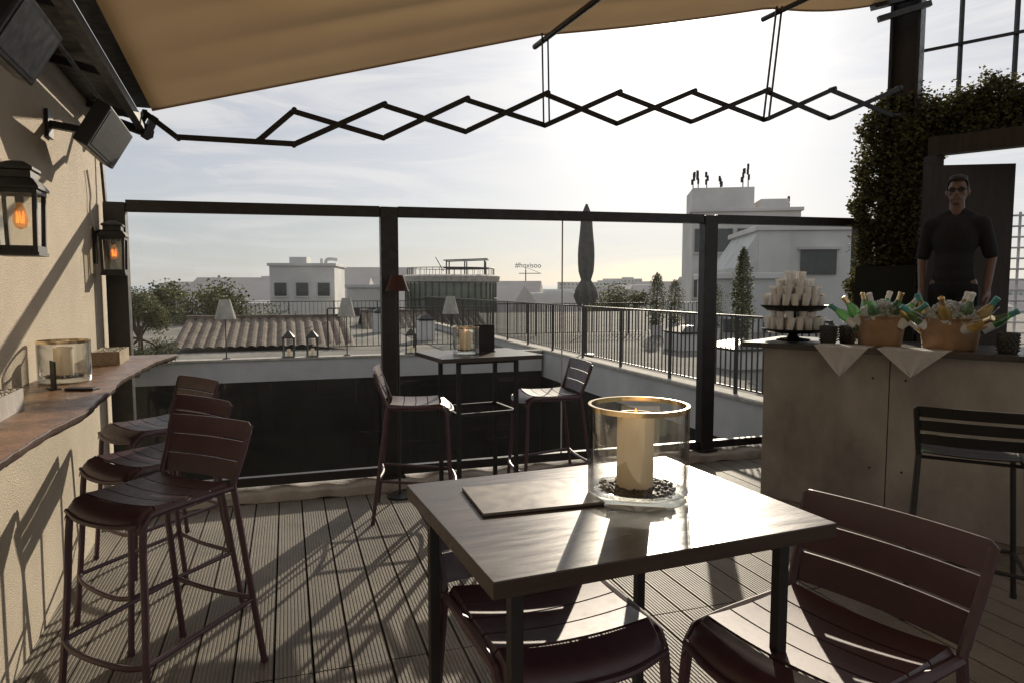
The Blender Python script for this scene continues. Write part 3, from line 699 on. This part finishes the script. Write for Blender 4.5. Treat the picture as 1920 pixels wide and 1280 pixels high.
b.ell((0,.0,1.27),(.148,.098,.19)); b.ell((0,.0,1.06),(.120,.088,.17)); b.ell((0,.005,.93),(.140,.10,.13)); b.capsule((-.135,.0,1.395),(.135,.0,1.395),.050,.050)
AR=[]
for s in (-1,1):
    sh=V((s*.172,.0,1.38)); el=V((s*(.222 if s<0 else .24),.045,1.11)); wr=V((s*(.21 if s<0 else .225),-.05,.885))
    b.capsule(sh,el,.047,.036); b.capsule(el,wr,.036,.025); AR.append((sh,el))
    pm_=wr+V((0,-.03,-.072)); b.capsule(wr,pm_,.023,.027); b.ell(pm_,(.018,.042,.05))
    for k,(fy,ln) in enumerate(((-.033,.068),(-.011,.078),(.011,.072),(.031,.056))):
        r0=pm_+V((0,fy,-.035)); r1=r0+V((-s*.004,fy*.1-.003,-ln*.55)); r2=r1+V((-s*.014,-.004,-ln*.5)); b.capsule(r0,r1,.0095,.0088,8); b.capsule(r1,r2,.0088,.0072,8)
    t0=pm_+V((-s*.004,-.035,.02)); t1=t0+V((-s*.012,-.03,-.03)); t2=t1+V((-s*.006,-.008,-.03)); b.capsule(t0,t1,.012,.011,8); b.capsule(t1,t2,.011,.009,8)
    hp=V((s*.085,.005,.90)); kn=V((s*.10,-.01,.50)); an=V((s*.105,.02,.09)); b.capsule(hp,kn,.08,.054); b.capsule(kn,an,.054,.037); b.capsule(an+V((0,.02,-.04)),V((s*.12,-.15,.035)),.036,.03)
remesh(b,'body',M_skin,ps,.0065,3)
b=MB(); b.ell((0,.0,1.27),(.162,.114,.20)); b.ell((0,.0,1.06),(.139,.108,.19)); b.ell((0,.005,.96),(.152,.116,.12)); b.capsule((-.135,.0,1.383),(.135,.0,1.383),.063,.063)
b.capsule((-.10,.01,1.42),(-.03,.01,1.455),.050,.055); b.capsule((.10,.01,1.42),(.03,.01,1.455),.050,.055)
for sh,el in AR: b.capsule(sh,sh.lerp(el,.86),.059,.053)
remesh(b,'t_shirt',M_shirt,ps,.009,3)
b=MB(); b.ell((0,.005,.90),(.157,.115,.12))
for s in (-1,1): b.capsule((s*.087,.005,.86),(s*.10,-.01,.5),.093,.072); b.capsule((s*.10,-.01,.5),(s*.105,.02,.14),.072,.06)
remesh(b,'trousers',M_shirt,ps,.012,3)
b=MB()
for s in (-1,1): b.capsule((s*.105,.045,.05),(s*.122,-.16,.04),.046,.04)
remesh(b,'shoes',M_black,ps,.01,3)
b=MB(); b.ell((0,.010,1.685+H0),(.078,.094,.104)); b.ell((0,-.045,1.755+H0),(.057,.04,.026)); b.ell((0,.0,1.762+H0),(.066,.08,.033)); hb=remesh(b,'hair',M_hair,ps,.007,2)
bm=bmesh.new(); bm.from_mesh(hb.data)
dl=[v for v in bm.verts if (v.co.y<-.03 and v.co.z<1.735+H0) or v.co.z<1.63+H0]
bmesh.ops.delete(bm,geom=dl,context='VERTS'); bm.to_mesh(hb.data); bm.free()
b=MB()
for s in (-1,1): b.ell((s*.031,-.090,1.668+H0),(.024,.006,.018),14,8); b.tube([(s*.054,-.084,1.672+H0),(s*.074,0,1.668+H0)],.003,5)
b.tube([(-.01,-.096,1.672+H0),(.01,-.096,1.672+H0)],.003,5); b.obj('sunglasses',M_lens,ps,smooth=True)
# ------------------------------------------------------------------ floor lamp near post
lp=thing('floor_lamp','slim floor lamp with rust red conical shade','lamp',(-.865,5.16,0))
MB().lathe([(.1,0),(.1,.012),(.012,.02),(.009,.03),(.009,1.60),(.004,1.70)],n=20).obj('lamp_stand',M_black,lp,smooth=True)
MB().ring([(.088,1.575),(.045,1.695),(.042,1.695),(.085,1.575)],n=32).obj('lamp_shade',M_red,lp,smooth=True)
# ------------------------------------------------------------------ outside: courtyard void, parapets, roofs
def slab(name,a0,a1,b0,b1,z0,z1,mat,**k):
    return MB().hexa(FP((a0+a1)/2,(b0+b1)/2,(z0+z1)/2),E1*(a1-a0)/2,E2*(b1-b0)/2,Z*(z1-z0)/2).obj(name,mat,**k)
slab('roof_terrace',5.0,40,-6,34,-9,.10,M_flat,kind='structure')
slab('flat_roof',-40,4.96,9.15,34,-9,.02,M_flat,kind='structure')
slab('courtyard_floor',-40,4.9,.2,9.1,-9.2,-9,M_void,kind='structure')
def parapet(a0,a1,b0,b1,zt_,label,zb=-.4):
    w_=thing('parapet_wall',label,'wall',(0,0,0),0,'white parapet walls')
    slab('rendered_wall',a0,a1,b0,b1,zb,zt_,M_white,parent=w_)
    slab('coping',a0-.03,a1+.03,b0-.03,b1+.03,zt_+.002,zt_+.04,M_conc2,parent=w_)
    slab('dark_glazing',a0+.02,a1-.02,b0+.02,b1-.02,-9,zb-.002,M_void,parent=w_)
parapet(4.72,4.98,.4,24,.17,'long white rendered parapet with stone coping above courtyard')
parapet(-14,4.66,8.9,9.14,.17,'white rendered parapet across the courtyard',-.25)
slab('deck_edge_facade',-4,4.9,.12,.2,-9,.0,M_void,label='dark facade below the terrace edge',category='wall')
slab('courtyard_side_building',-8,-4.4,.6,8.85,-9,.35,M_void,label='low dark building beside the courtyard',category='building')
def railing(p,q,h,label,sp=.11):
    r=thing('railing',label,'railing',(0,0,0),0,'dark bar railings on the roofs')
    p=V(p);q=V(q);d=q-p;Ln=d.length;n=int(Ln/sp)
    mb=MB()
    for i in range(n+1):
        x=p+d*(i/n); mb.beam(x+Z*.09,x+Z*(h-.02),.016,.016,up=d)
    mb.obj('bars',M_black,r)
    mb=MB(); mb.beam(p+Z*h,q+Z*h,.045,.03); mb.beam(p+Z*.08,q+Z*.08,.03,.02); mb.obj('handrail',M_black,r)
    n2=max(1,int(Ln/1.6))
    for i in range(n2+1):
        x=p+d*(i/n2); MB().beam(x,x+Z*(h-.015),.04,.04,up=d).obj('post',M_black,r)
railing(FP(4.85,.5,.21),FP(4.85,23.5,.21),1.02,'long dark vertical bar railing on the white parapet')
railing(FP(4.6,23.6,.05),FP(-6,23.6,.05),1.0,'dark railing at the far roof edge',.16)
railing(FP(4.6,12.5,.03),FP(.2,12.5,.03),1.05,'dark railing across the flat roof',.14)
railing(FP(5.0,14.5,.11),FP(13,14.5,.11),1.0,'dark railing on the neighbouring roof terrace',.16)
def cowl(p,w_,h,label):
    c=thing('roof_vent',label,'roof vent',p,FA,'vents on the flat roofs')
    MB().box(0,0,h/2,w_,w_*.8,h).obj('vent_box',M_grey,c,bevel=.02)
    MB().lathe([(w_*.62,0),(w_*.7,.05),(w_*.2,.18)],(0,0,h+.002),4,M=Matrix.Rotation(math.pi/4,3,'Z')).obj('vent_cap',M_steel,c)
for (a,b_,w_,h) in ((-2.5,16,.5,.5),(2.4,19,.6,.7),(7.5,5.5,1.2,.35),(8.5,9,.9,.4),(-9,18,1.2,.7),(9.5,3.2,1.4,.3),(3.2,15,.5,.6)):
    cowl(FP(a,b_,.1 if a>5 else .02),w_,h,'grey metal roof vent box on flat roof')
def reflection_lamp(a,hh,r):  # lamps added on the parapet in place of reflections in the glass
    l=thing('reflected_lamp','small white conical lamp on the parapet standing in for a reflection','lamp',FP(a,9.02,.211),0,'white stand-ins for reflected lamps')
    MB().lathe([(.07,0),(.07,.015),(.012,.03),(.01,hh)],n=12).obj('lamp_stand',M_black,l,smooth=True)
    MB().ring([(r,hh-.02),(r*.5,hh+.36),(r*.48,hh+.36),(r*.97,hh-.02)],n=28).obj('lamp_shade',M_shade,l,smooth=True)
reflection_lamp(-1.93,.8,.2); reflection_lamp(.39,.82,.18); reflection_lamp(2.59,.85,.18)
def reflection_lantern(a):  # lanterns added here to stand for reflections in the windbreak panes
    l=thing('reflected_lantern','black candle lantern on the parapet standing in for a reflection','lantern',FP(a,9.02,.211),.2,'black stand-ins for reflected lanterns')
    mb=MB()
    for x in (-.1,.1):
        for y in (-.1,.1): mb.box(x,y,.2,.02,.02,.36)
    mb.box(0,0,.01,.24,.24,.02); mb.box(0,0,.39,.25,.25,.02); mb.lathe([(.16,.402),(.05,.5),(.03,.52)],n=4,M=Matrix.Rotation(math.pi/4,3,'Z')); mb.tube([(.04*math.cos(t*.6283),0,.56+.04*math.sin(t*.6283)) for t in range(10)],.006,5,True); mb.obj('frame',M_black,l)
    MB().lathe([(.035,.021),(.035,.16),(.001,.162)],n=12).obj('candle',M_candle,l)
for a in (-.76,-.3,1.72): reflection_lantern(a)
# umbrella
um=thing('parasol','closed grey canvas parasol on the neighbouring terrace','parasol',(1.62,15,.11))
mb=MB(); mb.tube([(0,0,0),(0,0,3.3)],.026); mb.lathe([(.2,0),(.2,.05),(.05,.07),(.04,.2)],n=20); mb.obj('pole',M_steel,um)
UB=[.19,.245,.20,.10,.15,.165,.17,.165,.15,.135,.125,.10,.03]
def uf(u,v):
    a=u*6.2832; z=1.12+2.16*v; k=v*12; i=min(11,int(k)); t=k-i; r=UB[i]*(1-t)+UB[i+1]*t
    r*=1+.18*math.sin(a*8+v*2)*(1-v)
    return V((r*math.cos(a),r*math.sin(a),z+.05*math.sin(a*8)*max(0,1-v*8)))
MB().grid(uf,64,48).obj('canopy',M_can,um,smooth=True,ang=70)
# ------------------------------------------------------------------ trees
def cypress(p,h,r,label):
    t=thing('cypress_tree',label,'tree',p,0,'slender evergreen trees on the terraces')
    MB().tube([(0,0,0),(0,0,h*.5),(0.02,0,h*.85)],[.035,.025,.01]).obj('trunk',M_bark,t)
    MB().lathe([(.001,0),(.16,0),(.2,.32),(.18,.32),(.17,.27),(.001,.27)],(0,0,.0),20).obj('plant_pot',M_grey,t,smooth=True)
    mb=MB(); rnd=random.Random(int(h*1000+p[0]*77))
    for k in range(3600):
        v=rnd.random()**.9; z=h*(.16+.84*v); a=rnd.uniform(0,6.283); rr=r*(math.sin(math.pi*min(1,.12+.88*v))**.5)*(1+.22*math.sin(v*19+k%5)+.18*math.sin(a*3+v*11))
        q=rr*(rnd.uniform(.35,1.1)); mb.leaf((q*math.cos(a),q*math.sin(a),z+rnd.uniform(-.08,.08)),.045*h/2.2*rnd.uniform(.6,1.5),rnd)
    mb.obj('crown',M_cyp,t)
cypress((4.72,14.0,.11),2.25,.19,'slender clipped cypress tree in a pot')
cypress((4.55,21.5,.11),1.9,.28,'small conifer tree in a pot on terrace')
cypress((5.35,22.5,.11),1.7,.3,'small conifer tree in a pot on terrace')
cypress((5.9,20.0,.11),1.6,.34,'bushy small conifer in a pot on terrace')
def tree(p,h,r,label,seed,name='leafy_tree',grp='leafy trees between the roofs',lo=.55,dens=750,ls=.06):
    t=thing(name,label,'tree',p,0,grp)
    rnd=random.Random(seed)
    mb=MB(); mb.tube([(0,0,0),(.1,0,h*.35),(.05,.1,h*.6)],[r*.09,r*.07,r*.04])
    cl=[]
    for k in range(11):
        a=rnd.uniform(0,6.28); q=rnd.uniform(.2,.9)*r; c=V((q*math.cos(a),q*math.sin(a),h*rnd.uniform(lo,.9))); cl.append((c,rnd.uniform(.22,.42)*r)); mb.tube([(.05,.05,h*.45),c*.6+V((0,0,h*.22)),c],[r*.04,r*.025,r*.01],6)
    mb.obj('trunk',M_bark,t)
    mb=MB()
    for c,cr_ in cl:
        for k in range(dens):
            d=V((rnd.gauss(0,1),rnd.gauss(0,1),rnd.gauss(0,.8))).normalized()*cr_*rnd.uniform(.4,1.25); mb.leaf(c+d,r*ls*rnd.uniform(.6,1.4),rnd)
    mb.obj('crown',M_leaf,t)
tree((-14.9,31,-9),11.5,2.9,'dark leafy tree rising between the roofs',1,ls=.045,dens=900)
tree((-12.6,33,-9),11.0,2.4,'leafy tree rising between the roofs',2,ls=.045,dens=900)
tree((-17.5,34,-9),11.3,2.8,'leafy tree rising between the roofs',3)
tree((-6.7,12.1,.02),1.5,.62,'dense dark shrub growing on the flat roof',21,'shrub','dark shrubs beside the courtyard',.2,1500,.05)
tree((-7.7,12.6,.02),1.6,.7,'dense dark shrub growing on the flat roof',22,'shrub','dark shrubs beside the courtyard',.2,1500,.05)
tree((9,60,-9),11.0,3.2,'leafy tree among the city houses',5); tree((-30,80,-18),19.5,5,'leafy tree among the city houses',6)
tree((-12,110,-18),19.3,7,'leafy tree among the city houses',8)
# ------------------------------------------------------------------ tiled roof house
def tiled(p,ang,L_,run,z0,z1,label):
    h=thing('tiled_roof_house',label,'house',p,ang,'tiled roof houses')
    MB().box(0,run,(z0-.2-9)/2,L_-.3,2*run-.3,abs(-9-(z0-.2))).obj('wall',M_white,h)
    mb=MB(); nt_=int(L_/.24)
    for side in (0,1):
        for i in range(nt_):
            x0=-L_/2+i*L_/nt_; w_=L_/nt_
            def tf(u,v):
                y=run*v if side==0 else 2*run-run*v
                step=.025*((v*14)%1)
                return V((x0+w_*u,y,z0+(z1-z0)*v+.05*math.sin(math.pi*u)-step))
            mb.grid(tf,4,28)
    mb.beam((-L_/2,run,z1+.04),(L_/2,run,z1+.04),.22,.1); mb.obj('roof',M_tile,h)
tiled((-6.2,17.2,0),FA,4.4,3.0,.12,.72,'low house with brown clay tile roof')
tiled((-3.2,26.5,0),FA-.05,5.0,2.5,-.1,.6,'low house with brown clay tile roof')
# ------------------------------------------------------------------ bigger buildings
def block(name,label,cat,c,w_,d_,z0,z1,ang,mat,rows=0,cols=0,wz=1.3,ww=.9):
    t=thing(name,label,cat,(c[0],c[1],z0),ang,None)
    H=z1-z0
    MB().box(0,0,H/2,w_,d_,H).obj('wall',mat,t,bevel=.03)
    MB().box(0,0,H+.102,w_+.25,d_+.25,.2).obj('roof_edge',M_grey,t,bevel=.02)
    for r in range(rows):
        for k in range(cols):
            x=-w_/2+w_*(k+.5)/cols; z=H-1.6-r*2.6
            o=MB().box(x,-d_/2-.03,z,ww,.1,wz).obj('window',M_window,t)
            MB().box(x,-d_/2-.05,z-wz/2-.06,ww+.2,.16,.08).obj('sill',M_grey,o)
    return t
tb=block('tower_block','grey apartment block with roof antennas','building',(13.7,42,0),5.9,6,-18,5.9,-.15,M_panelbld,3,5)
MB().box(-1.1,0,24.75,3.5,3.5,1.4).box(1.9,0,24.4,1.6,2.5,.8).obj('roof_house',M_panelbld,tb,bevel=.03)
for x in (-2.7,-2.4,-1.9,-1.1,.2,.5,2.8):
    mb=MB(); hh=random.uniform(.8,1.7); zb=25.4 if x<.6 else 24; mb.tube([(x,-.5,zb),(x,-.5,zb+hh)],.035,6)
    for k in range(3): mb.box(x+random.uniform(-.08,.08),-.5,zb+hh*(.5+.2*k),.12,.1,.32)
    mb.obj('antenna',M_steel,tb)
wb=block('modern_house','pale modern penthouse with dark window','building',(12.6,29.5,0),5.2,5,-18,3.85,-.1,M_grey,0,0)
o=MB().box(-.3,-2.53,20.6,1.35,.1,.95).obj('window',M_window,wb); MB().box(-.3,-2.6,21.15,1.6,.2,.1).obj('sill',M_white,o)
mb=MB(); mb.add([(-2.6,-2.5,18.5),(-2.6,2.5,18.5),(-3.5,2.5,18.5),(-3.5,-2.5,18.5),(-2.6,-2.5,21.8),(-2.6,2.5,21.8),(-3.5,2.5,20.4),(-3.5,-2.5,20.4)],[(0,1,2,3),(4,7,6,5),(0,4,5,1),(1,5,6,2),(2,6,7,3),(3,7,4,0)]); mb.obj('side_wing',M_white,wb)
block('service_building','low pale building with flat roof','building',(8.2,24.5,0),2.6,3,-9,1.9,-.1,M_white,1,2,.5,.5)
hb_=block('white_house','white flat roofed house with ventilation pipes','building',(-14.8,50,0),4.4,5,-18,3.1,.1,M_grey,1,3,.9,.8)
mb=MB(); mb.box(-.6,0,21.5,1.2,1.6,.6); mb.tube(arc([(1.4,-1,21.2),(1.4,-1,21.5),(1.6,-1,21.65),(2.2,-1,21.6)]),.12,10); mb.tube([(1.0,-.5,21.2),(1.0,-.5,21.7)],.1,8); mb.obj('roof_pipe',M_grey,hb_)
rb=thing('round_pavilion','round glazed pavilion building with flat rim roof','building',(-4.1,46,-18))
MB().lathe([(3.0,0),(3.0,19.9)],n=48).obj('wall',M_pav,rb,smooth=True)
MB().lathe([(3.0,19.95),(3.25,20.0),(3.3,20.35),(3.0,20.45),(.01,20.5)],n=48).obj('roof',M_conc2,rb,smooth=True)
mb=MB()
for k in range(40):
    a=6.283*k/40; mb.beam((3.04*math.cos(a),3.04*math.sin(a),17),(3.04*math.cos(a),3.04*math.sin(a),19.93),.06,.06,up=(math.cos(a),math.sin(a),0))
mb.tube([(3.05*math.cos(6.283*k/48),3.05*math.sin(6.283*k/48),18.9) for k in range(48)],.04,5,True)
mb.obj('mullions',M_mull,rb)
mb=MB()
for x in (-.2,1,2.3):
    for y in (-1,1): mb.beam((x,y,20.4),(x,y,21.4),.08,.08)
for z in (20.9,21.4):
    for y in (-1,1): mb.beam((-.4,y,z),(2.5,y,z+(.1 if z>21 else 0)),.07,.07)
mb.beam((-.4,-1,20.7),(-.9,-1,21.6),.06,.06); mb.obj('roof_frame',M_steel,rb)
mb=MB()
for k in range(40):
    a=6.283*k/40; mb.beam((2.9*math.cos(a),2.9*math.sin(a),20.44),(2.9*math.cos(a),2.9*math.sin(a),20.9),.03,.03)
mb.tube([(2.9*math.cos(6.283*k/48),2.9*math.sin(6.283*k/48),20.9) for k in range(48)],.025,5,True); mb.obj('roof_railing',M_steel,rb)
block('terrace_house','cream terrace house with small windows','building',(-9,44,0),3.0,4,-18,1.6,.2,M_panelbld,1,3,.8,.5)
block('grey_office','low grey office roof','building',(-19,60,0),9,8,-18,.2,.1,M_panelbld,1,7,.8,.8)
cr_=thing('tower_crane','thin distant tower crane on the skyline','crane',(8,400,-18))
mb=MB(); mb.beam((0,0,0),(0,0,30),.6,.6); mb.beam((-4,0,28),(9,0,28),.4,.4); mb.beam((0,0,31.5),(8,0,28.3),.2,.2); mb.beam((0,0,30),(0,0,32),.4,.4); mb.obj('mast',M_steel,cr_)
# ------------------------------------------------------------------ distant city
rnd=random.Random(33)
mats=[pm('city_wall_cream_hazed',(.66,.65,.62),.9,var=.12,scale=.1),pm('city_wall_grey_hazed',(.6,.61,.62),.9,var=.12,scale=.1),pm('city_roof_hazed',(.48,.44,.42),.9,var=.2,scale=.1),pm('city_window_hazed',(.34,.35,.36),.3)]  # aerial haze is put into these lightened wall, roof and window colours
def city(x,y,w_,d_,zt_,ang,wall,gable,lab='distant city building with rows of windows'):
    mb=MB(); H=18+zt_
    mb.mi=wall; mb.box(0,0,H/2,w_,d_,H)
    mb.mi=2
    if gable:
        g=w_*.2; mb.add([(-w_/2-.3,-d_/2-.3,H+.02),(w_/2+.3,-d_/2-.3,H+.02),(w_/2+.3,d_/2+.3,H+.02),(-w_/2-.3,d_/2+.3,H+.02),(-w_/2,0,H+g*.8),(w_/2,0,H+g*.8)],[(0,1,5,4),(2,3,4,5),(1,2,5),(3,0,4),(0,3,2,1)])
    else: mb.mi=1-wall; mb.box(w_*.15,0,H+.6,w_*.3,d_*.3,1.2)
    mb.mi=3; cols=max(3,int(w_/3))
    for r in range(min(5,int(H/3))):
        for k in range(cols):
            x0=-w_/2+w_*(k+.5)/cols; mb.box(x0,-d_/2-.05,H-1.8-3*r,w_/cols*.45,.16,1.4)
    o=mb.obj('city_building',mats,label=lab,category='building',group='distant city buildings'); o.location=(x,y,-18); o.rotation_euler=(0,0,ang)
for k in range(120):
    y=rnd.choice([75,95,120,150,190,240,300,380,480])*rnd.uniform(.9,1.1); x=rnd.uniform(-.85,.75)*y
    if rnd.random()<.25: x=rnd.uniform(-.5,-.05)*y
    w_=rnd.uniform(8,22)*(1+y/400)
    zt_=rnd.uniform(-6,-.5)+(1.6 if y>200 else 0)+ (rnd.uniform(1,4) if rnd.random()<.2 and y>150 else 0)
    city(x,y,w_,rnd.uniform(8,16),zt_,rnd.uniform(-.4,.4),rnd.randint(0,1),rnd.random()<.55)
for (x,y,w_,zt_) in ((-120,330,26,6),(-112,300,14,4.5),(65,520,60,6),(90,560,30,9),(-60,600,80,4)):
    city(x,y,w_,14,zt_,0,0,False,'tall pale distant apartment building')
mb=MB()
def hf(u,v):
    x=-3200+6400*u; y=1500+1200*v; return V((x,y,-18+ (30+14*math.sin(u*19)+8*math.sin(u*47))*math.sin(math.pi*v/2)))
mb.grid(hf,120,6); mb.obj('hills',pm('hazy_hills',(.45,.5,.56),.95,var=.1,scale=.004),smooth=True,kind='structure')  # distance haze painted into the blue-grey hill colour
MB().add([(-6000,-3000,-18),(6000,-3000,-18),(6000,8000,-18),(-6000,8000,-18)],[(0,1,2,3)]).obj('ground',M_ground,kind='structure')
